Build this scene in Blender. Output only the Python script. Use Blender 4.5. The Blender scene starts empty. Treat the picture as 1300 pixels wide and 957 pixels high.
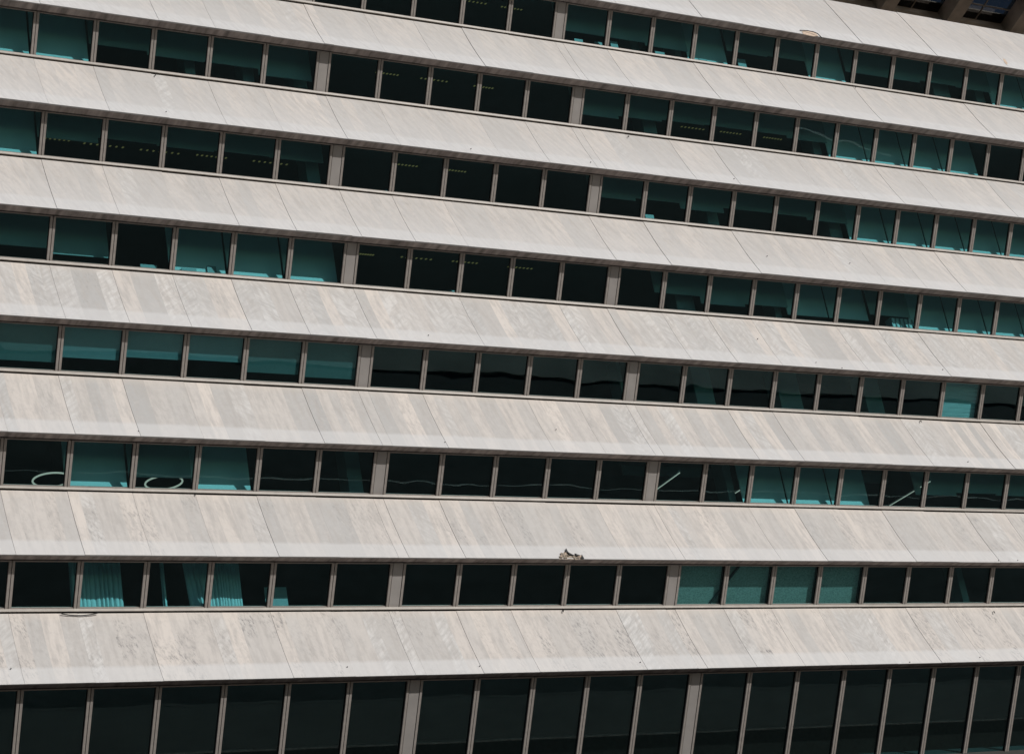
import bpy, math, random
from mathutils import Vector, Matrix
random.seed(7)
S = bpy.context.scene
COL = S.collection

# ---------------------------------------------------------------- measures
K = 1.2
W = 1.5 * K                 # window module
E = 0.09                    # half width of a pier panel, in modules
H = 2.8391 * K              # storey height
HW = 0.9029 * K             # height of a window band
LEAN = 0.5976 * K           # how far the window head leans out over its sill
OV = 0.42                   # depth of the soffit in front of the window head
Z4 = 24.88                  # sill height of band 4 above the street
FB = 0.078                  # half mullion
GAP = 0.010
SPAN = math.hypot(HW, LEAN)
ROWS = range(0, 8)
def zrow(r): return Z4 - (r - 4) * H
P1, P2 = 0.0, (5 + 2 * E) * W
def wx(j):                  # outer edges of window j
    if j < 0: return (-(-j + E) * W, -(-j - 1 + E) * W)
    if j < 10: return ((j - 1 + E) * W, (j + E) * W)
    m = j - 11
    return (P2 + (m + E) * W, P2 + (m + 1 + E) * W)
COLS = list(range(-14, 0)) + [1, 2, 3, 4, 5] + list(range(11, 32))
XL, XR = wx(-14)[0], wx(31)[1]

# ---------------------------------------------------------------- camera
CAM = Vector((-20.5388 * K, -40.9076 * K, -19.397 * K + Z4))
yaw, pit, rol, FPX = 0.5463, 0.3945, -0.1724, 2548.0
fw = Vector((math.sin(yaw) * math.cos(pit), math.cos(yaw) * math.cos(pit), math.sin(pit)))
r0 = Vector((math.cos(yaw), -math.sin(yaw), 0))
u0 = r0.cross(fw)
c_, s_ = math.cos(rol), math.sin(rol)
RT = c_ * r0 + s_ * u0
UP = -s_ * r0 + c_ * u0
def project(p):
    d = Vector(p) - CAM
    z = d.dot(fw)
    return 650 + FPX * d.dot(RT) / z, 478.5 - FPX * d.dot(UP) / z
cd = bpy.data.cameras.new('camera'); cam = bpy.data.objects.new('camera', cd); COL.objects.link(cam)
cd.sensor_width = 36; cd.lens = 36 * FPX / 1300; cd.clip_end = 3000; cd.clip_start = 0.1
M = Matrix((RT, UP, -fw)).transposed().to_4x4(); M.translation = CAM
cam.matrix_world = M
S.camera = cam

# ---------------------------------------------------------------- materials
def newmat(name):
    m = bpy.data.materials.new(name); m.use_nodes = True
    nt = m.node_tree
    return m, nt, nt.nodes['Principled BSDF']
def N(nt, t, **kw):
    n = nt.nodes.new(t)
    for k, v in kw.items(): setattr(n, k, v)
    return n
def math_(nt, op, a, b=None, clamp=False):
    n = N(nt, 'ShaderNodeMath', operation=op, use_clamp=clamp)
    for i, v in enumerate((a, b)):
        if v is None: continue
        if isinstance(v, (int, float)): n.inputs[i].default_value = v
        else: nt.links.new(v, n.inputs[i])
    return n.outputs[0]
def mixc(nt, fac, a, b, blend='MIX'):
    n = N(nt, 'ShaderNodeMix', data_type='RGBA', blend_type=blend)
    for s, v in ((n.inputs[0], fac), (n.inputs[6], a), (n.inputs[7], b)):
        if isinstance(v, (int, float)): s.default_value = v
        elif isinstance(v, tuple): s.default_value = (*v, 1)
        else: nt.links.new(v, s)
    return n.outputs[2]
def noise(nt, vec, scale, detail=4, rough=.55):
    n = N(nt, 'ShaderNodeTexNoise'); n.inputs['Scale'].default_value = scale
    n.inputs['Detail'].default_value = detail; n.inputs['Roughness'].default_value = rough
    nt.links.new(vec, n.inputs['Vector']); return n.outputs['Fac']
def maprange(nt, v, a, b, c=0, d=1):
    n = N(nt, 'ShaderNodeMapRange'); nt.links.new(v, n.inputs[0])
    for i, x in zip((1, 2, 3, 4), (a, b, c, d)): n.inputs[i].default_value = x
    return n.outputs[0]
def simple(name, col, rough=.6, var=.12, scale=6, metal=0, stretch=(1, 1, 1), bump=0):
    m, nt, b = newmat(name)
    tc = N(nt, 'ShaderNodeNewGeometry'); mp = N(nt, 'ShaderNodeMapping'); mp.inputs['Scale'].default_value = stretch
    nt.links.new(tc.outputs['Position'], mp.inputs[0])
    f = noise(nt, mp.outputs[0], scale, 5)
    lo = tuple(c * (1 - var) for c in col); hi = tuple(min(1, c * (1 + var)) for c in col)
    nt.links.new(mixc(nt, maprange(nt, f, .3, .7), lo, hi), b.inputs['Base Color'])
    b.inputs['Roughness'].default_value = rough; b.inputs['Metallic'].default_value = metal
    if bump:
        bp = N(nt, 'ShaderNodeBump'); bp.inputs['Strength'].default_value = bump; bp.inputs['Distance'].default_value = .02
        nt.links.new(f, bp.inputs['Height']); nt.links.new(bp.outputs[0], b.inputs['Normal'])
    return m

def marble_mat():
    m, nt, b = newmat('travertine_marble')
    uv = N(nt, 'ShaderNodeUVMap').outputs[0]
    sx = N(nt, 'ShaderNodeSeparateXYZ'); nt.links.new(uv, sx.inputs[0])
    u, v = sx.outputs[0], sx.outputs[1]
    def at(name): return N(nt, 'ShaderNodeAttribute', attribute_name=name).outputs['Fac']
    tone, flip, vein, clean, seed = at('tone'), at('flip'), at('vein'), at('clean'), at('seed')
    # base tone of each slab: warm beige .. cool grey
    ramp = N(nt, 'ShaderNodeValToRGB'); nt.links.new(tone, ramp.inputs[0])
    cr = ramp.color_ramp
    cr.elements[0].position = 0; cr.elements[0].color = (.40, .392, .382, 1)
    cr.elements[1].position = 1; cr.elements[1].color = (.595, .545, .50, 1)
    e = cr.elements.new(.35); e.color = (.465, .445, .425, 1)
    e = cr.elements.new(.7); e.color = (.53, .492, .458, 1)
    base = ramp.outputs[0]
    # diagonal veins, mirrored from slab to slab
    cv = N(nt, 'ShaderNodeCombineXYZ')
    uf = math_(nt, 'MULTIPLY', u, flip)
    diag = math_(nt, 'ADD', math_(nt, 'MULTIPLY', uf, 1.0), math_(nt, 'MULTIPLY', v, 1.05))
    along = math_(nt, 'SUBTRACT', v, uf)
    nt.links.new(math_(nt, 'MULTIPLY', diag, 6.5), cv.inputs[0])
    nt.links.new(math_(nt, 'MULTIPLY', along, 1.2), cv.inputs[1])
    nt.links.new(math_(nt, 'MULTIPLY', seed, 37.0), cv.inputs[2])
    vn = noise(nt, cv.outputs[0], 1.0, 5, .62)
    veinf = math_(nt, 'MULTIPLY', maprange(nt, vn, .36, .64), vein)
    base = mixc(nt, math_(nt, 'MULTIPLY', veinf, .75), base, (.66, .65, .635))
    # cloudy mottling, streaks down the slope
    cs = N(nt, 'ShaderNodeCombineXYZ')
    nt.links.new(math_(nt, 'MULTIPLY', math_(nt, 'ADD', u, math_(nt, 'MULTIPLY', math_(nt, 'MULTIPLY', v, .5), clean)), 6.0), cs.inputs[0]); nt.links.new(math_(nt, 'MULTIPLY', v, .9), cs.inputs[1])
    nt.links.new(math_(nt, 'MULTIPLY', seed, 11.0), cs.inputs[2])
    st = noise(nt, cs.outputs[0], 1.2, 6, .6)
    base = mixc(nt, maprange(nt, st, .44, .66, 0, .75), base, (.395, .372, .352))
    cc = N(nt, 'ShaderNodeCombineXYZ')
    nt.links.new(u, cc.inputs[0]); nt.links.new(v, cc.inputs[1]); nt.links.new(math_(nt, 'MULTIPLY', seed, 5.0), cc.inputs[2])
    sp = noise(nt, cc.outputs[0], 5.5, 9, .72)
    base = mixc(nt, maprange(nt, sp, .52, .72, 0, .45), base, (.36, .345, .335))
    base = mixc(nt, maprange(nt, sp, .44, .28, 0, .30), base, (.62, .58, .54))
    # fine dark scratches and lichen on some slabs
    cl = N(nt, 'ShaderNodeCombineXYZ')
    nt.links.new(math_(nt, 'MULTIPLY', math_(nt, 'ADD', u, math_(nt, 'MULTIPLY', v, .25)), 3.0), cl.inputs[0])
    nt.links.new(math_(nt, 'MULTIPLY', v, 1.0), cl.inputs[1])
    ln = noise(nt, cl.outputs[0], 4.0, 8, .8)
    ls = noise(nt, cc.outputs[0], .55, 2, .5)
    dirt = at('dirt')
    lf = math_(nt, 'MULTIPLY', math_(nt, 'MULTIPLY', maprange(nt, ln, .50, .62), maprange(nt, ls, .42, .55)), dirt)
    base = mixc(nt, math_(nt, 'MULTIPLY', lf, .8, True), base, (.22, .212, .208))
    # rain-washed lower edge and the upper storeys: paler, cooler stone
    wn = noise(nt, cc.outputs[0], 3.0, 4)
    edge = math_(nt, 'ADD', v, math_(nt, 'MULTIPLY', math_(nt, 'SUBTRACT', wn, .5), .10))
    wash = maprange(nt, edge, .62, .50)
    base = mixc(nt, math_(nt, 'MULTIPLY', wash, .52), base, (.585, .585, .585))
    soft = math_(nt, 'MULTIPLY', maprange(nt, edge, 1.9, .2), clean)
    base = mixc(nt, math_(nt, 'MULTIPLY', soft, .65), base, (.59, .59, .592))
    stl = noise(nt, cs.outputs[0], 2.1, 6, .65)
    base = mixc(nt, math_(nt, 'MULTIPLY', maprange(nt, stl, .44, .62), math_(nt, 'MULTIPLY', clean, .65)), base, (.455, .45, .447))
    # warm, paler top edge: dust, plus reflected light under the sills painted in
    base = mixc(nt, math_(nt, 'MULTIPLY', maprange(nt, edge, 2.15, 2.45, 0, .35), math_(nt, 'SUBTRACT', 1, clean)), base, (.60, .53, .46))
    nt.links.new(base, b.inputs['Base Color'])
    b.inputs['Roughness'].default_value = .62; b.inputs['Specular IOR Level'].default_value = .3
    bp = N(nt, 'ShaderNodeBump'); bp.inputs['Strength'].default_value = .15; bp.inputs['Distance'].default_value = .01
    nt.links.new(sp, bp.inputs['Height']); nt.links.new(bp.outputs[0], b.inputs['Normal'])
    return m

def glass_mat():
    m, nt, b = newmat('green_tinted_glass')
    nt.nodes.remove(b)
    out = nt.nodes['Material Output']
    tr = N(nt, 'ShaderNodeBsdfTransparent'); tr.inputs[0].default_value = (.65, .90, .92, 1)
    gl = N(nt, 'ShaderNodeBsdfGlossy'); gl.inputs['Roughness'].default_value = .0; gl.inputs['Color'].default_value = (.8, .95, .92, 1)
    tc = N(nt, 'ShaderNodeNewGeometry'); mp = N(nt, 'ShaderNodeMapping'); mp.inputs['Scale'].default_value = (.8, 1, 1.6)
    nt.links.new(tc.outputs['Position'], mp.inputs[0])
    f = noise(nt, mp.outputs[0], .9, 1, .4)
    bp = N(nt, 'ShaderNodeBump'); bp.inputs['Strength'].default_value = 1; bp.inputs['Distance'].default_value = .0022
    nt.links.new(f, bp.inputs['Height']); nt.links.new(bp.outputs[0], gl.inputs['Normal'])
    fr = N(nt, 'ShaderNodeFresnel'); ge = N(nt, 'ShaderNodeNewGeometry')   # a thin pane: the same reflectance on both faces
    nt.links.new(maprange(nt, ge.outputs['Backfacing'], 0, 1, 1.55, 1 / 1.55), fr.inputs[0])
    mx = N(nt, 'ShaderNodeMixShader')
    nt.links.new(fr.outputs[0], mx.inputs[0]); nt.links.new(tr.outputs[0], mx.inputs[1]); nt.links.new(gl.outputs[0], mx.inputs[2])
    nt.links.new(mx.outputs[0], out.inputs[0])
    return m
def canopy_glass_mat():
    m, nt, b = newmat('canopy_glass')
    nt.nodes.remove(b)
    out = nt.nodes['Material Output']
    tr = N(nt, 'ShaderNodeBsdfTransparent'); tr.inputs[0].default_value = (.34, .36, .38, 1)
    gl = N(nt, 'ShaderNodeBsdfGlossy'); gl.inputs['Roughness'].default_value = .03
    fr = N(nt, 'ShaderNodeFresnel'); ge = N(nt, 'ShaderNodeNewGeometry')
    nt.links.new(maprange(nt, ge.outputs['Backfacing'], 0, 1, 1.5, 1 / 1.5), fr.inputs[0])
    mx = N(nt, 'ShaderNodeMixShader')
    nt.links.new(fr.outputs[0], mx.inputs[0]); nt.links.new(tr.outputs[0], mx.inputs[1]); nt.links.new(gl.outputs[0], mx.inputs[2])
    nt.links.new(mx.outputs[0], out.inputs[0])
    return m
def emit_mat(name, col, st):
    m, nt, b = newmat(name)
    b.inputs['Base Color'].default_value = (*col, 1)
    b.inputs['Emission Color'].default_value = (*col, 1); b.inputs['Emission Strength'].default_value = st
    return m

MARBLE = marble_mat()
GLASS = glass_mat()
FRAME = simple('taupe_aluminium', (.30, .272, .25), .45, .10, 3, .0, (1, 1, 3))
PIER = simple('taupe_pier_panel', (.32, .30, .285), .38, .08, 2, .0)
SILLM = simple('sill_metal', (.30, .27, .235), .5, .14, 4)
GASKET = simple('black_gasket', (.012, .011, .011), .7)
SOFFIT = simple('stained_soffit', (.31, .262, .238), .8, .45, 2.2, 0, (2.6, .35, 1))
BACK = simple('dark_backing', (.03, .028, .026), .9)
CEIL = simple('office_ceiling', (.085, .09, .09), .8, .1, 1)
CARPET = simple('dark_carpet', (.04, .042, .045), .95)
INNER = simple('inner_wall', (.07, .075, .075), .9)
PANEL = simple('white_panel', (.70, .71, .70), .6, .04, 1)
PARTM = simple('partition_paint', (.36, .37, .36), .7, .05, 1)
SHADEM = simple('roller_shade_fabric', (.23, .255, .26), .9, .04, 9)
SHADED = simple('grey_shade_fabric', (.125, .145, .14), .9, .05, 9)
MESHM = simple('woven_sunscreen', (.40, .33, .29), .95, .28, 16, 0, (1, 1, 1.6), .3)
CURT = simple('white_curtain', (.66, .70, .70), .85, .06, 3)
PLAST = simple('grey_plastic', (.24, .255, .255), .5)
DARKMET = simple('black_metal', (.02, .02, .02), .5)
BRONZE = simple('dark_bronze_beam', (.42, .36, .31), .6, .3, 1.3)
CREAM = simple('cream_stone', (.55, .47, .36), .8, .15, 2)
BROKEN = simple('broken_stone', (.30, .25, .20), .95, .6, 18, 0, (1, 1, 1), .8)
RAW = simple('raw_mortar', (.52, .41, .32), .95, .25, 14, 0, (1, 1, 1), .4)
LAMP = emit_mat('lamp_glow', (1.0, .74, .60), .55)
LOUV = emit_mat('louvre_glow', (1.0, .64, .22), .15)
CGLASS = canopy_glass_mat()
ASPHALT = simple('asphalt', (.05, .05, .052), .9, .35, 1.2, 0, (1, 1, 1), .3)
GROUND = simple('dark_ground', (.055, .055, .055), .95, .3, .05)
FARPAVE = simple('far_paving', (.24, .235, .22), .85, .3, .35)
PAVE = simple('paving', (.13, .125, .12), .85, .15, .8)
PAINT = simple('road_paint', (.55, .55, .52), .8, .1, 3)

# ---------------------------------------------------------------- mesh helper
class MB:
    def __init__(s): s.v = []; s.f = []; s.m = []; s.mats = []; s.uv = {}; s.att = {}
    def mi(s, m):
        if m not in s.mats: s.mats.append(m)
        return s.mats.index(m)
    def face(s, pts, m, uv=None, att=None):
        i = len(s.v); s.v += [tuple(p) for p in pts]
        s.f.append(tuple(range(i, i + len(pts)))); s.m.append(s.mi(m))
        if uv: s.uv[len(s.f) - 1] = uv
        if att: s.att[len(s.f) - 1] = att
    def hexa(s, p, m):      # p: 8 points, bottom ring 0-3, top ring 4-7
        i = len(s.v); s.v += [tuple(q) for q in p]; k = s.mi(m)
        for q in ((0, 3, 2, 1), (4, 5, 6, 7), (0, 1, 5, 4), (1, 2, 6, 5), (2, 3, 7, 6), (3, 0, 4, 7)):
            s.f.append(tuple(i + a for a in q)); s.m.append(k)
    def box(s, x0, x1, y0, y1, z0, z1, m, T=None):
        p = [(x0, y0, z0), (x1, y0, z0), (x1, y1, z0), (x0, y1, z0), (x0, y0, z1), (x1, y0, z1), (x1, y1, z1), (x0, y1, z1)]
        if T: p = [T(*q) for q in p]
        s.hexa(p, m)
    def prism(s, prof, x0, x1, m):   # profile of (y, z) swept along x
        n = len(prof); i = len(s.v); k = s.mi(m)
        s.v += [(x0, y, z) for y, z in prof] + [(x1, y, z) for y, z in prof]
        for a in range(n):
            b = (a + 1) % n; s.f.append((i + a, i + b, i + n + b, i + n + a)); s.m.append(k)
        s.f.append(tuple(i + a for a in reversed(range(n)))); s.m.append(k)
        s.f.append(tuple(i + n + a for a in range(n))); s.m.append(k)
    def tube(s, pts, r, m, seg=8, closed=False):
        pts = [Vector(p) for p in pts]; n = len(pts); i0 = len(s.v); k = s.mi(m)
        for a, p in enumerate(pts):
            t = (pts[(a + 1) % n] - pts[a - 1]) if closed else (pts[min(a + 1, n - 1)] - pts[max(a - 1, 0)])
            t.normalize(); ref = Vector((0, 0, 1)) if abs(t.z) < .9 else Vector((1, 0, 0))
            x = t.cross(ref).normalized(); y = t.cross(x)
            for q in range(seg):
                an = 2 * math.pi * q / seg; s.v.append(tuple(p + r * (math.cos(an) * x + math.sin(an) * y)))
        for a in range(n if closed else n - 1):
            b = (a + 1) % n
            for q in range(seg):
                q2 = (q + 1) % seg
                s.f.append((i0 + a * seg + q, i0 + a * seg + q2, i0 + b * seg + q2, i0 + b * seg + q)); s.m.append(k)
        if not closed:
            s.f.append(tuple(i0 + q for q in reversed(range(seg)))); s.m.append(k)
            s.f.append(tuple(i0 + (n - 1) * seg + q for q in range(seg))); s.m.append(k)
    def build(s, name, parent=None, origin=None):
        o_ = Vector(origin) if origin is not None else Vector((0, 0, 0))
        me = bpy.data.meshes.new(name)
        me.from_pydata([tuple(Vector(p) - o_) for p in s.v], [], s.f)
        for m in s.mats: me.materials.append(m)
        me.polygons.foreach_set('material_index', s.m)
        if s.uv:
            L = me.uv_layers.new(name='UVMap')
            for fi, uv in s.uv.items():
                for li, q in zip(me.polygons[fi].loop_indices, uv): L.data[li].uv = q
        if s.att:
            names = sorted({k for a in s.att.values() for k in a})
            for nm in names:
                A = me.attributes.new(nm, 'FLOAT', 'FACE')
                for fi, a in s.att.items(): A.data[fi].value = a.get(nm, 0)
        me.update()
        o = bpy.data.objects.new(name, me); COL.objects.link(o); o.location = o_
        if parent is not None:
            o.parent = parent
            o.location = o_ - (parent['_w'] if False else wloc(parent))
        return o
def wloc(o):
    p = Vector(o.location)
    while o.parent is not None: o = o.parent; p += o.location
    return p
def empty(name, loc):
    o = bpy.data.objects.new(name, None); COL.objects.link(o); o.location = loc; o.empty_display_size = .3
    return o
def tag(o, label=None, cat=None, group=None, kind=None):
    for k, v in (('label', label), ('category', cat), ('group', group), ('kind', kind)):
        if v: o[k] = v
    return o

# ---------------------------------------------------------------- street (structure)
def sheet(name, x0, x1, y0, y1, z, mat, thick=0):
    mb = MB()
    if thick: mb.box(x0, x1, y0, y1, z - thick, z, mat)
    else: mb.face([(x0, y0, z), (x1, y0, z), (x1, y1, z), (x0, y1, z)], mat)
    return tag(mb.build(name), kind='structure')
sheet('ground', -900, 900, -900, 900, 0, GROUND)
sheet('road', -400, 400, -29.5, -12.5, .004, ASPHALT)
sheet('far_pavement', -400, 400, -33.2, -29.5, .13, FARPAVE, .125)
sheet('pavement', -400, 400, -12.5, 12, .13, PAVE, .125)
mb = MB()
mb.box(-400, 400, -12.62, -12.503, .006, .136, PAVE)
tag(mb.build('kerb'), kind='structure')
mb = MB()
for yy, dash in ((-22.4, 0),):
    if dash:
        for k in range(-40, 60): mb.face([(k * 6, yy, .008), (k * 6 + 3, yy, .008), (k * 6 + 3, yy + .14, .008), (k * 6, yy + .14, .008)], PAINT)
    else: mb.face([(-300, yy, .008), (300, yy, .008), (300, yy + .065, .008), (-300, yy + .065, .008)], PAINT)
mb.hexa([(68, -58.6, .003), (76, -56.2, .003), (76, -55.85, .003), (68, -58.25, .003), (68, -58.6, .006), (76, -56.2, .006), (76, -55.85, .006), (68, -58.25, .006)], PAINT)
tag(mb.build('road_markings'), kind='structure')

# ---------------------------------------------------------------- the building
B = empty('office_building', (0, 0, 0))
tag(B, 'white marble office block with continuous sloping spandrels between bands of green tinted windows', 'building')

def plane_T(z0):            # window plane: x, distance up the pane, distance out of it
    ca, sa = HW / SPAN, LEAN / SPAN
    def T(x, n, a):         # n outward (negative box y), a up
        return (x, -a * sa - n * ca, z0 + a * ca - n * sa)
    return T

TALL = 2.25                 # how far the glass of the lowest band in view runs on below its sill line
S0H = 2.95                  # height of the top spandrel
def window_mesh(mbf, mbg, r, j):
    x0, x1 = wx(j); z0 = zrow(r); T = plane_T(z0)
    a0 = -TALL if r == 7 else 0
    x0 += GAP; x1 -= GAP
    for xa, xb in ((x0, x0 + FB - GAP), (x1 - FB + GAP, x1)):
        mbf.box(xa, xb, -.07, .06, a0, SPAN, FRAME, T)
    xi, xj = x0 + FB - GAP, x1 - FB + GAP
    mbf.box(xi, xj, -.06, .045, a0, a0 + .05, FRAME, T)
    mbf.box(xi, xj, -.06, .045, SPAN - .035, SPAN, FRAME, T)
    mbf.box(xi, xi + .012, -.05, .012, a0 + .05, SPAN - .035, GASKET, T)
    mbf.box(xj - .012, xj, -.05, .012, a0 + .05, SPAN - .035, GASKET, T)
    mbg.box(xi + .012, xj - .012, -.02, -.008, a0 + .05, SPAN - .035, GLASS, T)

# rank the windows by how large they show
vis = []
for r in ROWS:
    for j in COLS:
        x0, x1 = wx(j); T = plane_T(zrow(r))
        q = [project(T(*p)) for p in ((x0, 0, 0), (x1, 0, 0), (x1, 0, SPAN), (x0, 0, SPAN))]
        cl = [(min(max(x, 0), 1300), min(max(y, 0), 957)) for x, y in q]
        ar = abs(sum(cl[i][0] * cl[(i + 1) % 4][1] - cl[(i + 1) % 4][0] * cl[i][1] for i in range(4))) / 2
        vis.append((ar, r, j))
vis.sort(reverse=True)
top = {(r, j) for ar, r, j in vis[:100]}
rest = MB()
for ar, r, j in vis:
    if (r, j) in top:
        f, g = MB(), MB(); window_mesh(f, g, r, j)
        o = (sum(wx(j)) / 2, 0, zrow(r))
        w = f.build('window', B, o); g.build('pane', w, o)
    else:
        window_mesh(rest, rest, r, j)
tag(rest.build('window', B), kind='stuff')

for r in range(0, 9):
    # spandrel r hangs over band r (its foot is the head of band r); its top is the sill of band r-1
    zf = zrow(r) + HW
    yb = -LEAN - OV
    if r == 0: yt, zt = yb + S0H * .4945, zf + S0H
    elif r == 8: yt, zt = TALL * LEAN / SPAN - .05, zrow(7) - TALL * HW / SPAN - .16
    else: yt, zt = -.055, zrow(r - 1) - .135
    mb = MB(); NV = 8
    Ls = math.hypot(yt - yb, zt - zf)
    nrm = Vector((0, -(zt - zf), (yt - yb))).normalized()   # outward
    def P(x, t, d=0):
        sag = .04 * math.sin(math.pi * t) if r else 0
        q = Vector((x, yb + (yt - yb) * t, zf + (zt - zf) * t)) - nrm * (sag + d)
        return q
    rr = random.Random(100 + r)
    cuts = []
    for j in COLS:
        x0, x1 = wx(j); cuts.append((x0, x1))
        if j in (-1, 5):
            pc = P1 if j == -1 else P2
            cuts.append((pc - E * W, pc + E * W))
    warm = [.0, .15, .3, .5, .8, .75, .6, .55, .5][r]
    veiny = [.0, .03, .06, .08, .8, .25, .10, .12, .3][r]
    dirty = [.1, .15, .2, .25, .3, .3, .55, 1.1, 1][r]
    spread = [.2, .4, .45, .5, 1.1, 1.0, .65, .65, .5][r]
    cleanv = [1.0, .85, .75, .62, .25, .1, .1, .0, 0][r]
    ps = None
    for (x0, x1) in cuts:
        g = rr.choice((.0025, .003, .0035, .004, .005))
        a, b = x0 + g, x1 - g
        if x1 - x0 < 1: xs = [a, b]
        else:
            n = rr.choice((3, 4, 4, 5))
            fr = [0]
            for q in range(n): fr.append(fr[-1] + rr.uniform(.75, 1.25))
            xs = [a + (b - a) * q / fr[-1] for q in fr]
        jog = rr.uniform(-.009, .009); pt = rr.gauss(0, .10)
        for q in range(len(xs) - 1):
            tone = .56 + pt + (rr.random() - .55) * spread
            tone = min(1, max(0, tone))
            vv = (rr.uniform(.45, .9) if rr.random() < veiny * .7 else rr.uniform(0, .12))
            if vv > .4: tone *= .5
            att = dict(tone=tone, flip=1 if q % 2 else -1, vein=vv, clean=cleanv, seed=rr.random() * 3, dirt=dirty * rr.choice((.1, .3, .6, 1.0, 1.5)))
            for t in range(NV):
                t0, t1 = t / NV, (t + 1) / NV
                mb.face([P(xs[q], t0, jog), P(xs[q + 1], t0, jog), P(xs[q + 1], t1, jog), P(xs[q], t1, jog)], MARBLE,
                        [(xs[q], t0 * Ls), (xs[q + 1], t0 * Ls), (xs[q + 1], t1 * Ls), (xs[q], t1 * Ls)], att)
        att = dict(tone=.2, flip=1, vein=0, clean=0, seed=1, dirt=1)
        for t in range(NV):      # cheeks of the open joint
            t0, t1 = t / NV, (t + 1) / NV
            for xx in (a, b):
                mb.face([P(xx, t0, jog), P(xx, t1, jog), P(xx, t1, .04), P(xx, t0, .04)], MARBLE,
                        [(xx, t0 * Ls), (xx, t1 * Ls), (xx + .03, t1 * Ls), (xx + .03, t0 * Ls)], att)
        mb.face([P(a, 1, jog), P(b, 1, jog), P(b, 1, .04), P(a, 1, .04)], MARBLE, [(a, 2), (b, 2), (b, 2.03), (a, 2.03)], att)
        mb.face([P(a, 0, .04), P(b, 0, .04), P(b, 0, jog), P(a, 0, jog)], MARBLE, [(a, 0), (b, 0), (b, .03), (a, .03)], att)
    for t in range(NV):          # mortar backing behind the joints
        t0, t1 = t / NV, (t + 1) / NV
        mb.face([P(XL, t0, .03), P(XR, t0, .03), P(XR, t1, .03), P(XL, t1, .03)], SOFFIT)
    mb.build('marble_spandrel', B, (0, 0, zf))
    # soffit behind the foot of the slope
    mb = MB()
    mb.box(XL, XR, yb + .035, -LEAN + .03, zf + .004, zf + .05, SOFFIT)
    mb.build('soffit', B, (0, 0, zf))
    # concrete behind the stone
    mb = MB()
    if r == 0:
        mb.prism([(yb + .10, zf + .055), (yt + .06, zt - .01), (yt + .8, zt - .01), (yt + .8, zf + 1.6), (-LEAN + .16, zf + .055)], XL, XR, BACK)
    else:
        mb.prism([(yb + .10, zf + .055), (yb + .44 * (yt - yb) + .24, zf + .44 * (zt - zf)), (yt + .06, zt - .03), (yt + .10, zt - .004), (yt + .10, zf + 1.2), (-LEAN + .16, zf + .055)], XL, XR, BACK)
    mb.build('spandrel_core', B, (0, 0, zf))

for r in ROWS:
    z0 = zrow(r); T = plane_T(z0)
    a0 = -TALL if r == 7 else 0
    ys, zs = (0, z0) if r < 7 else (TALL * LEAN / SPAN, z0 - TALL * HW / SPAN)
    mb = MB()                       # metal sill with a drip edge
    mb.prism([(ys + .06, zs), (ys - .075, zs - .012), (ys - .115, zs - .030), (ys - .115, zs - .098), (ys - .095, zs - .098), (ys + .05, zs - .075)], XL, XR, SILLM)
    mb.prism([(ys - .02, zs - .08), (ys - .02, zs - .16), (ys + .06, zs - .16), (ys + .06, zs - .08)], XL, XR, GASKET)
    mb.build('sill', B, (0, 0, z0))
    for pc in (P1, P2):             # pier panels between the bays
        mb = MB()
        mb.box(pc - E * W + GAP, pc + E * W - GAP, -.06, .048, a0, SPAN, PIER, T)
        mb.build('pier_panel', B, (pc, 0, z0))
    mb = MB()                       # dark strip behind the seams between frames
    for j in COLS:
        x0, x1 = wx(j)
        mb.box(x0 - .02, x0 + .02, -.10, -.075, a0, SPAN, GASKET, T)
    mb.build('mullion_seal', B, (0, 0, z0))
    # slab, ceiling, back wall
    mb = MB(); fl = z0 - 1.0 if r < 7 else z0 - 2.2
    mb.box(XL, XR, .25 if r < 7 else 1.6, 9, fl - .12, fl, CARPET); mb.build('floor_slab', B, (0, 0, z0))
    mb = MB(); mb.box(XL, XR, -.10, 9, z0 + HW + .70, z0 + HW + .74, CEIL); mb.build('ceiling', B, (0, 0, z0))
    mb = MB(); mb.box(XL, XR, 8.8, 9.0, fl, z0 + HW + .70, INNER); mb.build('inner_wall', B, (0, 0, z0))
mb = MB()
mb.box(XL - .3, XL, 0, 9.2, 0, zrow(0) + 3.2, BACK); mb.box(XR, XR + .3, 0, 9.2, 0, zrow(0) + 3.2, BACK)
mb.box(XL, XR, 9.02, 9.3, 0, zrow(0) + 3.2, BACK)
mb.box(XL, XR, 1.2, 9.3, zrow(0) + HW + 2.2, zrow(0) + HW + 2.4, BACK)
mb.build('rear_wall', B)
mb = MB(); zb = zrow(8) + HW
mb.box(XL, XR, .2, .5, .13, zb + .06, PIER)
for k in range(int((XR - XL) / 3.6)):
    x = XL + 1.8 + k * 3.6
    mb.box(x - .35, x + .35, -.9, .2, .13, zb, CREAM)
mb.build('podium_wall', B)

# ---------------------------------------------------------------- behind the glass
def dm(r, j):                      # x-range of a module
    return wx(j)
def panel(r, j, z0f=-.35, z1f=None, D=.22, x0f=0, x1f=1, mat=None, gap=.036):
    x0, x1 = wx(j); z = zrow(r); w = x1 - x0
    z1 = HW + .68 if z1f is None else z1f
    mb = MB(); mb.box(x0 + w * x0f + gap, x0 + w * x1f - gap, D, D + .03, z + z0f, z + z1, mat or PANEL)
    mb.build('lining_panel', B, (x0, D, z))
def bulk(r, j, f, D=.1):            # a dropped white bulkhead behind the upper part of a window
    panel(r, j, HW * (1 - f), None, D, 0, 1, PARTM, 0)
def col(r, j, x0f=.82, x1f=1.0, D=.5, z1=None):
    x0, x1 = wx(j); z = zrow(r); w = x1 - x0
    mb = MB(); mb.box(x0 + w * x0f, x0 + w * x1f, D, D + .6, z - 1.0, z + HW + .69, PARTM)
    mb.build('column', B, (x0, D, z))
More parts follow.
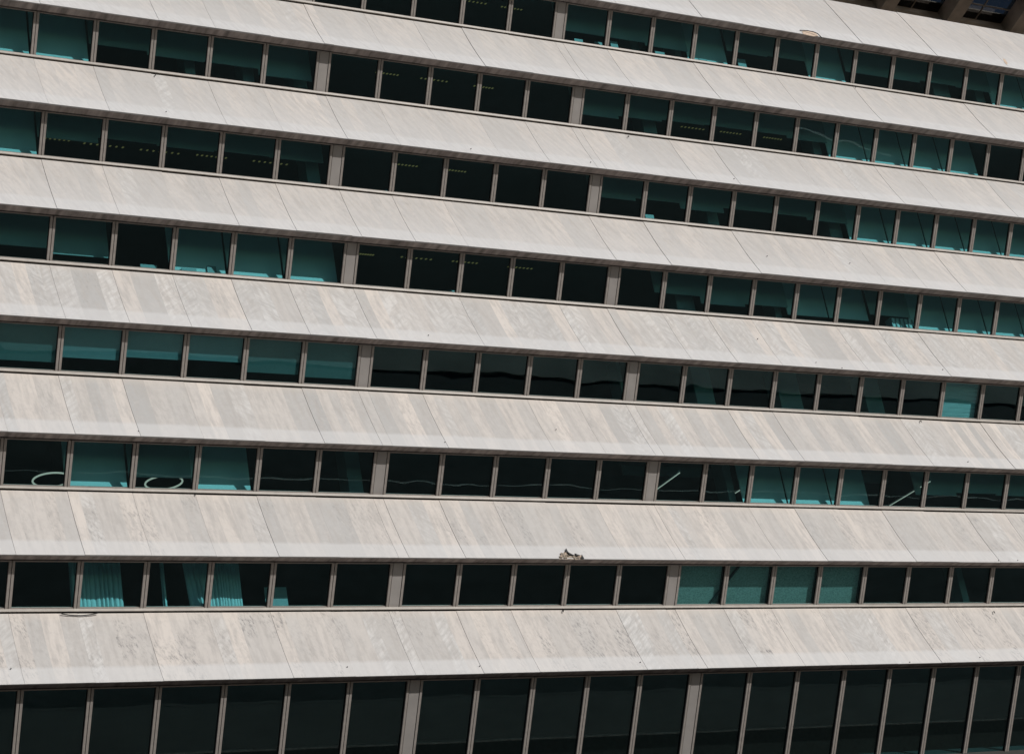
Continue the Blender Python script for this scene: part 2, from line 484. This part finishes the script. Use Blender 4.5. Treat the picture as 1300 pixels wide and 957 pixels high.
PF = {0: [14, 17, 22, 23], 1: [-8, -7, -6, -5, 17, 18, 19, 20], 2: [-7, -6, 17, 18, 19, 20, 21, 22], 3: [-3, -2, -1, 15, 16, 18, 19, 20, 21, 22],
      5: [-5, -3, 13, 14, 15]}
for r, L in PF.items():
    for j in L:
        if (r, j) in ((3, 15), (3, 16)): panel(r, j, .34)
        elif (r, j) == (5, 15): panel(r, j, x1f=.9)
        else: panel(r, j)
BF = {0: {11: .5, 12: .5, 13: .6, 15: .3, 16: .25, 18: .4, 19: .4, 20: .3, 21: .35},
      1: {-4: .28, -3: .4, -2: .38, -1: .58, 11: .48, 12: .36, 13: .28, 14: .25, 15: .25, 16: .35, },
      2: {-5: .33, -4: .15, -3: .2, -2: .15, -1: .18, 11: .3, 12: .2, 13: .4, 14: .2, 15: .2, 16: .3},
      3: {-7: .5, -6: .55, -5: .7, 12: .35, 13: .6, 14: .5, 17: .5},
      5: {-4: .62, 17: .5, 18: .4, 19: .45, 20: .4}}
for j in (11, 12, 16): bulk(5, j, -.32, 1.3)
for r, d in BF.items():
    for j, f in d.items(): bulk(r, j, f)
for r, j, a, b in ((0, 12, .8, 1), (0, 13, .85, 1), (0, 20, .55, 1), (0, 21, .75, 1), (1, -5, .86, 1), (1, -3, .74, .92), (1, -2, .8, 1), (1, -1, .74, 1),
                (1, 12, .7, 1), (1, 16, .8, 1), (2, -1, .76, 1), (2, 13, .75, 1), (2, 16, .7, 1), (3, 12, .6, 1), (3, 14, .85, 1),
                (4, 12, .6, 1), (4, 14, .5, 1), (4, 16, .55, .95), (5, -1, .75, 1), (5, 12, .85, 1), (6, 17, .7, .85), (4, 11, .0, .06)):
    col(r, j, a, b)

# names for places
ORD = ['topmost', 'second', 'third', 'fourth', 'fifth', 'sixth', 'seventh', 'lowest']
CNT = ['first', 'second', 'third', 'fourth', 'fifth', 'sixth', 'seventh', 'eighth', 'ninth', 'tenth', 'eleventh', 'twelfth']
def place(r, j):
    if j < 0: s = '%s window left of left pier' % CNT[-j - 1]
    elif j < 10: s = '%s window between the piers' % CNT[j - 1]
    else: s = '%s window right of right pier' % CNT[j - 11]
    return '%s, %s band' % (s, ORD[r])

# roller shades, parallel to the leaning glass
def shade(r, j, f, mat, look, group, dn=0.0, cat='roller shade', name='roller_shade'):
    x0, x1 = wx(j); z = zrow(r); T = plane_T(z)
    root = empty(name, (sum(wx(j)) / 2, -LEAN * (1 - f), z + HW * (1 - f)))
    tag(root, '%s, %s' % (look, place(r, j)), cat, group)
    mb = MB(); a0 = SPAN * (1 - f); n = 5
    mb.box(x0 + FB + .012, x1 - FB - .012, -.046 - dn, -.042 - dn, a0, SPAN - .01, mat, T)
    mb.build('fabric', root, root.location)
    mb = MB(); mb.box(x0 + FB + .012, x1 - FB - .012, -.052 - dn, -.036 - dn, a0 - .03, a0, mat, T); mb.build('bottom_bar', root, root.location)
for j, f, m, look in ((-7, .8, SHADED, 'dark green roller shade nearly down'), (-6, .78, SHADED, 'dark grey green roller shade mostly lowered'), (-5, .66, SHADEM, 'pale blue roller shade two thirds down'),
                   (-4, .58, SHADEM, 'pale blue roller shade half lowered'), (-3, .56, SHADEM, 'pale blue shade just over half lowered'),
                   (-2, .76, SHADED, 'dim green shade above a white box'), (-1, .80, SHADED, 'dim green roller shade beside the taupe pier')):
    shade(4, j, f, m, look, 'roller shades along the fifth band')
for j in (11, 12, 13, 14):
    shade(6, j, 1.0, MESHM, 'fully lowered green sunscreen', 'green woven sunscreens', .085, 'sunscreen', 'sunscreen')
# a dark strut behind the first two sunscreen windows
mb = MB()
def on_plane(px, py, r, n=-.085):    # where a sight line meets the window plane of a band
    z0 = zrow(r); T = plane_T(z0); o = Vector(T(0, n, 0)); nn = Vector((0, -HW / SPAN, -LEAN / SPAN))
    d = fw * FPX + RT * (px - 650) - UP * (py - 478.5)
    t = (o - CAM).dot(nn) / d.dot(nn)
    return CAM + d * t
def on_z(px, py, z):
    d = fw * FPX + RT * (px - 650) - UP * (py - 478.5)
    return CAM + d * ((z - CAM.z) / d.z)
def on_y(px, py, y):
    d = fw * FPX + RT * (px - 650) - UP * (py - 478.5)
    return CAM + d * ((y - CAM.y) / d.y)
pa, pb = on_plane(899, 768, 6), on_plane(942, 714, 6)
mb.tube([pa, pb], .04, DARKMET)
tag(mb.build('diagonal_strut'), 'black diagonal strut crossing behind two green sunscreen windows, seventh band', 'strut')

# curtains
def curtain(r, j, x0f, x1f, folds, label, D=.17, skew=0):
    x0, x1 = wx(j); w = x1 - x0; z = zrow(r); xa, xb = x0 + w * x0f, x0 + w * x1f
    mb = MB(); n = 90; rows = 8; rr = random.Random(j * 7 + 3)
    ph = [rr.uniform(.8, 1.25) for _ in range(60)]; verts = []
    for q in range(rows + 1):
        t = q / rows; zz = z + HW + .55 - t * 2.4
        for k in range(n + 1):
            u = k / n; ang = 2 * math.pi * folds * (u + .012 * math.sin(17 * u + j))
            am = (.035 + .035 * t) * (.75 + .5 * math.sin(9 * u + j))
            verts.append((xa + (xb - xa) * u + skew * t + .02 * math.cos(ang), D + am * math.sin(ang), zz))
    i0 = len(mb.v); mb.v += verts; k_ = mb.mi(CURT)
    for q in range(rows):
        for k in range(n):
            a = i0 + q * (n + 1) + k; mb.f.append((a, a + n + 1, a + n + 2, a + 1)); mb.m.append(k_)
    o = mb.build('curtain'); o.data.polygons.foreach_set('use_smooth', [True] * len(o.data.polygons))
    md = o.modifiers.new('thick', 'SOLIDIFY'); md.thickness = .004
    tag(o, label, 'curtain', 'curtains in the seventh band')
curtain(6, -5, -.03, .74, 11, 'wide pleated pale curtain with sunlit hem, fifth window left of left pier, seventh band')
curtain(6, -4, .70, .99, 4, 'narrow slanting curtain beside a dark gap, fourth window left of left pier, seventh band', .17, .22)
curtain(6, -3, -.02, .62, 13, 'pleated curtain with bright scalloped hem, third window left of left pier, seventh band')
curtain(6, -4, .36, .42, 1, 'single hanging strip of curtain in a dark window, seventh band', .2)

# venetian blind
root = empty('venetian_blind', (sum(wx(18)) / 2, 0, zrow(4)))
tag(root, 'bright turquoise venetian blind fully lowered, the only slatted blind in the fifth band', 'blind')
mb = MB(); T = plane_T(zrow(4)); x0, x1 = wx(18)
for k in range(30):
    a = .05 + k * (SPAN - .1) / 30
    wob = .006 * math.sin(k * 1.7)
    mb.hexa([T(x0 + .09, -.13, a), T(x1 - .09, -.13, a + wob), T(x1 - .09, -.155, a + .030 + wob), T(x0 + .09, -.155, a + .030),
             T(x0 + .09, -.128, a + .003), T(x1 - .09, -.128, a + .003 + wob), T(x1 - .09, -.153, a + .033 + wob), T(x0 + .09, -.153, a + .033)], PANEL)
mb.build('slats', root, root.location)
mb = MB(); mb.box(x0 + .09, x1 - .09, -.17, -.115, SPAN - .06, SPAN - .02, PANEL, T); mb.build('head_rail', root, root.location)
mb = MB(); mb.box(x0 + .09, x1 - .09, -.26, -.25, .0, SPAN - .02, SHADEM, T); mb.build('backing_sheet', root, root.location)

# ring lamps
for (px, py), lab in (((66, 609), 'glowing ring lamp hanging behind the sixth window left of left pier, sixth band'),
                      ((208, 612.5), 'glowing ring lamp hanging behind the fourth window left of left pier, sixth band')):
    z = zrow(5) + .72; c = on_z(px, py, z); R = .52
    root = empty('ring_lamp', c); tag(root, lab, 'lamp', 'ring lamps')
    mb = MB(); mb.tube([c + Vector((R * math.cos(a), R * math.sin(a), 0)) for a in [2 * math.pi * k / 48 for k in range(48)]], .026, LAMP, 8, True)
    mb.build('ring', root, c)
    mb = MB()
    for k in range(3):
        a = 2 * math.pi * k / 3 + .4
        mb.tube([c + Vector((R * math.cos(a), R * math.sin(a), .03)), Vector((c.x, c.y, zrow(5) + HW + .69))], .002, DARKMET, 4)
    mb.build('suspension_wire', root, c)
# tube lamps under the ceiling
for (a, b, w_) in (((834, 621), (863, 600), 'first'), ((914, 638), (941, 621), 'second'), ((1129, 642), (1181, 611), 'sixth')):
    z = zrow(5) + HW * .75; pa, pb = on_z(*a, z), on_z(*b, z)
    root = empty('tube_lamp', (pa + pb) / 2)
    tag(root, 'thin lit tube lamp slanting behind the %s window right of right pier, sixth band' % w_, 'lamp', 'tube lamps')
    mb = MB(); mb.tube([pa, pb], .016, LAMP); mb.build('tube', root, (pa + pb) / 2)
    mb = MB(); mb.tube([pa + Vector((0, 0, .06)), pb + Vector((0, 0, .06))], .03, PLAST, 6); mb.build('housing', root, (pa + pb) / 2)
# louvred ceiling lights: image place of each one's centre, length in metres, glow
LIGHTS = [(0, 603, 3, 1.1), (0, 651, 11, .9), (1, 493, 94, .9), (1, 553, 102, 1.1), (1, 615, 111, .8), (1, 819, 156, .8), (1, 881, 163, 1.1), (1, 929, 169, 1.0), (1, 982, 176, .9),
          (2, 72, 177, 1.0), (2, 135, 185, 1.4), (2, 206, 193, 1.4), (2, 271, 199, 1.1), (2, 346, 207, 1.3), (2, 517, 210, .9), (2, 580, 217, .8),
          (3, 465, 323, .6), (3, 531, 328, 1.2), (3, 592, 333, 1.0), (3, 662, 340, 1.0)]
last = {}
for (r, px, py, L) in LIGHTS:
    z = zrow(r) + HW + .695; c = on_z(px, py, z)
    best = min(COLS, key=lambda j: abs(sum(wx(j)) / 2 - (c.x - (c.y + .3) * .55)))
    n_ = last[r] = last.get(r, 0) + 1
    mb = MB(); m = 7
    for k in range(m):
        x = c.x - L / 2 + L * k / m
        mb.hexa([(x, c.y - .035, z - .01), (x + .050, c.y - .035, z - .01), (x + .036, c.y + .035, z - .01), (x - .014, c.y + .035, z - .01),
                 (x, c.y - .035, z), (x + .050, c.y - .035, z), (x + .036, c.y + .035, z), (x - .014, c.y + .035, z)], LOUV)
    o = mb.build('ceiling_light', None, c)
    tag(o, 'yellow louvred ceiling light, %s from the left behind the %s band of windows' % (CNT[n_ - 1], ORD[r]), 'ceiling light', 'louvred ceiling lights')

# monitors and boxes standing on window counters
MONS = [(0, 735, 51, .34, .26, 'pale screen back low in the window right of the pier'), (0, 760, 54, .30, .22, 'small pale screen back beside the first mullion'), (0, 780, 55, .30, .32, 'pale screen back just right of the first mullion'),
        (0, 838, 66, .4, .2, 'low pale screen back in a dark window'), (0, 893, 75, .36, .2, 'pale screen back before a bright panel'), (0, 942, 78, .36, .36, 'greenish screen back at a dark window corner'),
        (2, 825, 274, .34, .26, 'lone pale screen back right of the right pier'), (3, 189, 337, .50, .2, 'wide low screen back in a black window'),
        (3, 240, 341, .46, .18, 'low screen back before a bright panel'), (3, 269, 341, .28, .3, 'upright screen back before a bright panel'),
        (3, 574, 368, .22, .14, 'tiny pale screen back between the piers'), (2, 489, 241, .24, .14, 'tiny pale screen back just right of the left pier'), (6, 351, 758, .66, .64, 'large square panel back beside the curtains'),
        (4, 321, 494, .36, .24, 'small white box under the dim roller shade')]
for r, px, py, w, h, lab in MONS:
    D = .17; c = on_y(px, py + 4, D); z0 = zrow(r)
    root = empty('monitor', (c.x, D, z0 - .12))
    tag(root, '%s, %s band' % (lab, ORD[r]), 'monitor' , 'screens at the windows')
    mb = MB(); zc = c.z - h * .4
    zc = max(zc, z0 - .1)
    mb.box(c.x - w / 2, c.x + w / 2, D - .015, D + .015, zc, zc + h, PLAST); mb.build('screen', root, root.location)
    mb = MB(); mb.box(c.x - .03, c.x + .03, D + .017, D + .04, z0 - .12, zc + h * .5, DARKMET); mb.box(c.x - .1, c.x + .1, D - .02, D + .12, z0 - .135, z0 - .122, DARKMET); mb.build('stand', root, root.location)
    mb = MB(); mb.box(c.x - .7, c.x + .7, .05, .22 if (r, px) in ((0, 893), (3, 240), (3, 269)) else .6, z0 - .17, z0 - .138, PLAST); mb.build('window_counter', B, (c.x, .1, z0))

# a ribbed cabinet at a window of the fourth band
c = on_y(1146, 413, .2); z0 = zrow(3)
root = empty('cabinet', (c.x, .2, z0 - .14)); tag(root, 'pale ribbed cabinet in a dark window, seventh window right of right pier, fourth band', 'cabinet')
mb = MB(); mb.box(c.x - .5, c.x + .5, .2, .5, z0 - .14, z0 + .52, PANEL); mb.build('body', root, root.location)
mb = MB()
for k in range(6): mb.box(c.x - .5 + k * .19, c.x - .455 + k * .19, .165, .198, z0 - .12, z0 + .50, PLAST)
mb.build('ribs', root, root.location)
mb = MB(); mb.box(c.x - .7, c.x + .7, .1, .6, z0 - .18, z0 - .143, PLAST); mb.build('window_counter', B, (c.x, .1, z0))

# ---------------------------------------------------------------- crown: flaring glazed canopy over the top spandrel
zc0 = zrow(0) + HW + S0H; yc0 = -LEAN - OV + S0H * .4945
G = empty('glazed_canopy', (P2 + 20, yc0, zc0))
tag(G, 'dark bronze canopy of deep beams and blue glass panes above the top marble spandrel', 'canopy')
dirv = Vector((0, -3.0, 1)).normalized(); nrmv = Vector((0, -1, -3.0)).normalized()   # along the rafters; facing down and out
def CP(x, a, n): return tuple(Vector((x, yc0 + 4.6, zc0 + 3.35)) + dirv * a + nrmv * n)
xs_ = [P2 + 3 * W + k * 2 * W for k in range(0, 9)]
for x in xs_:
    mb = MB(); mb.box(x - .34, x + .34, -.6, .35, -.4, 5.2, BRONZE, lambda a, b, c: CP(a, c, b)); mb.build('rafter', G, G.location)
for a in (.2, 3.0, 5.0):
    mb = MB(); mb.box(xs_[0], xs_[-1], -.55, .15, a - .3, a + .3, BRONZE, lambda p, q, c: CP(p, c, q)); mb.build('cross_beam', G, G.location)
for k in range(len(xs_) - 1):
    xa, xb = xs_[k] + .34, xs_[k + 1] - .34
    for a0, a1 in ((.5, 2.7), (3.3, 4.7)):
        mb = MB(); mb.box(xa, xb, -.42, -.40, a0, a1, CGLASS, lambda p, q, c: CP(p, c, q)); p_ = mb.build('pane', G, G.location)
        mb = MB()
        for a in (a0 + .75, a0 + 1.45):
            if a < a1: mb.box(xa, xb, -.43, -.38, a - .03, a + .03, BRONZE, lambda p, q, c: CP(p, c, q))
        mb.box((xa + xb) / 2 - .03, (xa + xb) / 2 + .03, -.431, -.379, a0, a1, BRONZE, lambda p, q, c: CP(p, c, q)); mb.build('glazing_bar', p_, G.location)
    mb = MB(); mb.box(xa, xb, -.50, -.44, .5, .95, CREAM, lambda p, q, c: CP(p, c, q)); mb.build('gutter_lining', G, G.location)
mb = MB(); mb.box(xs_[0] - .3, xs_[-1] + .3, yc0 + 4.65, yc0 + 5.0, zc0 - .5, zc0 + 3.3, BRONZE); mb.build('rear_beam', G, G.location)

# ---------------------------------------------------------------- blemishes
# broken foot of the marble under band 6
def on_spandrel(px, py, r, d=0):
    zf = zrow(r) + HW; yb = -LEAN - OV; yt, zt = (yb + S0H * .4945, zf + S0H) if r == 0 else (-.055, zrow(r - 1) - .135)
    nn = Vector((0, -(zt - zf), (yt - yb))).normalized(); o = Vector((0, yb, zf)) + nn * d
    dd = fw * FPX + RT * (px - 650) - UP * (py - 478.5)
    return CAM + dd * ((o - CAM).dot(nn) / dd.dot(nn))
rr = random.Random(5)
mb = MB()
ctr = on_spandrel(725, 706, 6)
poly = [(709, 709), (714, 703), (717, 699), (720, 702), (725, 704), (731, 704), (736, 707), (741, 710)]
for k in range(46):                # crumbled chips
    px = rr.uniform(711, 739); top_ = 700 + abs(px - 718) * .28
    py = rr.uniform(top_, 709.5)
    c = on_spandrel(px, py, 6, .012); s = rr.uniform(.02, .06)
    pts = [c + Vector((rr.uniform(-s, s), rr.uniform(-.03, .01), rr.uniform(-s, s))) for _ in range(8)]
    mb.hexa(pts, rr.choice((BROKEN, BROKEN, BROKEN, RAW)))
mb.build('broken_stone', B, ctr)
mb = MB()
for a, b, c in (((718, 696.5), (721, 702), (717.5, 702)), ((720, 701), (729, 706), (722, 704.5)), ((729, 703), (737, 706), (731, 706)), ((738, 704.5), (741, 709.5), (737, 709.5))):
    q = [on_spandrel(*p, 6, .006) for p in (a, b, c)]; q2 = [p + Vector((0, -.04, .01)) for p in q]
    i = len(mb.v); mb.v += [tuple(p) for p in q + q2]; k = mb.mi(DARKMET)
    for f in ((0, 1, 2), (5, 4, 3), (0, 3, 4, 1), (1, 4, 5, 2), (2, 5, 3, 0)): mb.f.append(tuple(i + x for x in f)); mb.m.append(k)
mb.build('bird_spike', B, ctr)
def patch(name, pts, r, mat, d=.007):
    mb = MB(); q = [on_spandrel(*p, r, d) for p in pts]; q2 = [on_spandrel(*p, r, -.01) for p in pts]
    i = len(mb.v); n = len(q); mb.v += [tuple(p) for p in q + q2]; k = mb.mi(mat)
    mb.f.append(tuple(range(i, i + n))); mb.m.append(k)
    for a in range(n): b = (a + 1) % n; mb.f.append((i + a, i + b, i + n + b, i + n + a)); mb.m.append(k)
    mb.build(name, B, q[0])
patch('broken_stone', [(710, 709.6), (713, 703.5), (718, 698.5), (722, 702), (729, 704), (736, 706), (741, 710.2)], 6, BROKEN, .004)
patch('exposed_mortar', [(1018, 40), (1023, 39.3), (1030, 40.6), (1036, 42.5), (1039, 46), (1033, 46.6), (1026, 45.2), (1020, 43.6)], 0, RAW)
patch('exposed_mortar', [(1273, 74.5), (1276, 75.5), (1279.5, 81), (1278, 82.5), (1275, 79)], 0, RAW)
mb = MB(); mb.tube([on_spandrel(x, y, 0, d) for x, y, d in ((1015.5, 38.8, .02), (1024, 39.2, .06), (1032, 40.6, .09), (1038, 43, .09), (1041.5, 46.5, .06), (1043.5, 48.8, .02))], .016, DARKMET)
mb.build('bent_rebar', B, on_spandrel(1030, 40, 0))
# slack cable under the sill of band 6
mb = MB(); pts = []
for k in range(17):
    t = k / 16; px = 78 + 46 * t; p = on_y(px, 778.6 + (1 - (2 * t - 1) ** 2) * 2.7 - .7 * t, -.13); pts.append(p)
mb.tube(pts, .014, DARKMET, 6); mb.build('slack_cable', B, pts[8])
# small hooks left under the sills and pins in the stone
def spandrel_at(px, py, d):
    for r in range(0, 8):
        c = on_spandrel(px, py, r, d); zf = zrow(r) + HW; zt = zf + S0H if r == 0 else zrow(r - 1) - .12
        if zf <= c.z <= zt: return c
    return None
for px, py in ((197, 96), (797, 174), (1086, 111), (248, 627), (714, 775.5), (1261, 777), (390, 424.5), (1168, 535)):
    c = spandrel_at(px, py, .01)
    if c is None: continue
    mb = MB(); mb.tube([c + Vector((.02, .02, .03)), c + Vector((.01, -.05, .01)), c + Vector((-.02, -.08, -.05))], .014, DARKMET, 6)
    mb.build('hook', B, c)
for px, py in ((211, 142), (598, 189), (750, 206), (932, 227), (544, 425.5), (1197, 469), (1069, 467), (565, 561), (176, 547), (1268, 711), (1292, 711), (609, 845), (813, 840), (1244, 834),
               (1229, 586), (974, 325), (1079, 334), (1036, 460), (962, 430), (14, 848), (441, 846), (330, 708), (1155, 840), (706, 545)):
    c = spandrel_at(px, py, .004)
    if c is None: continue
    mb = MB(); mb.tube([c + Vector((0, .02, 0)), c + Vector((0, -.018, 0))], .014, DARKMET, 8); mb.build('fixing_pin', B, c)

# ---------------------------------------------------------------- light
SUN_AZ, SUN_EL = 30, 27      # azimuth to the right of the facade's normal
az, el = math.radians(SUN_AZ), math.radians(SUN_EL)
tosun = Vector((math.sin(az) * math.cos(el), -math.cos(az) * math.cos(el), math.sin(el)))
ld = bpy.data.lights.new('sun', 'SUN'); ld.energy = 3.6; ld.angle = math.radians(.53); ld.color = (1, .967, .93)
lo = bpy.data.objects.new('sun', ld); COL.objects.link(lo); lo.rotation_euler = tosun.to_track_quat('Z', 'Y').to_euler(); lo.location = (0, -30, 60)
wd = bpy.data.worlds.new('World'); S.world = wd; wd.use_nodes = True
nt = wd.node_tree; sky = nt.nodes.new('ShaderNodeTexSky'); sky.sky_type = 'NISHITA'; sky.sun_disc = False
sky.sun_elevation = el; sky.sun_rotation = math.atan2(tosun.x, tosun.y)
nt.links.new(sky.outputs[0], nt.nodes['Background'].inputs[0]); nt.nodes['Background'].inputs[1].default_value = .055
S.view_settings.view_transform = 'Standard'; S.view_settings.look = 'None'; S.view_settings.gamma = 1; S.view_settings.exposure = 0
S.render.engine = 'CYCLES'
S.cycles.use_denoising = True; S.cycles.max_bounces = 6; S.cycles.transparent_max_bounces = 12; S.cycles.caustics_reflective = False; S.cycles.caustics_refractive = False
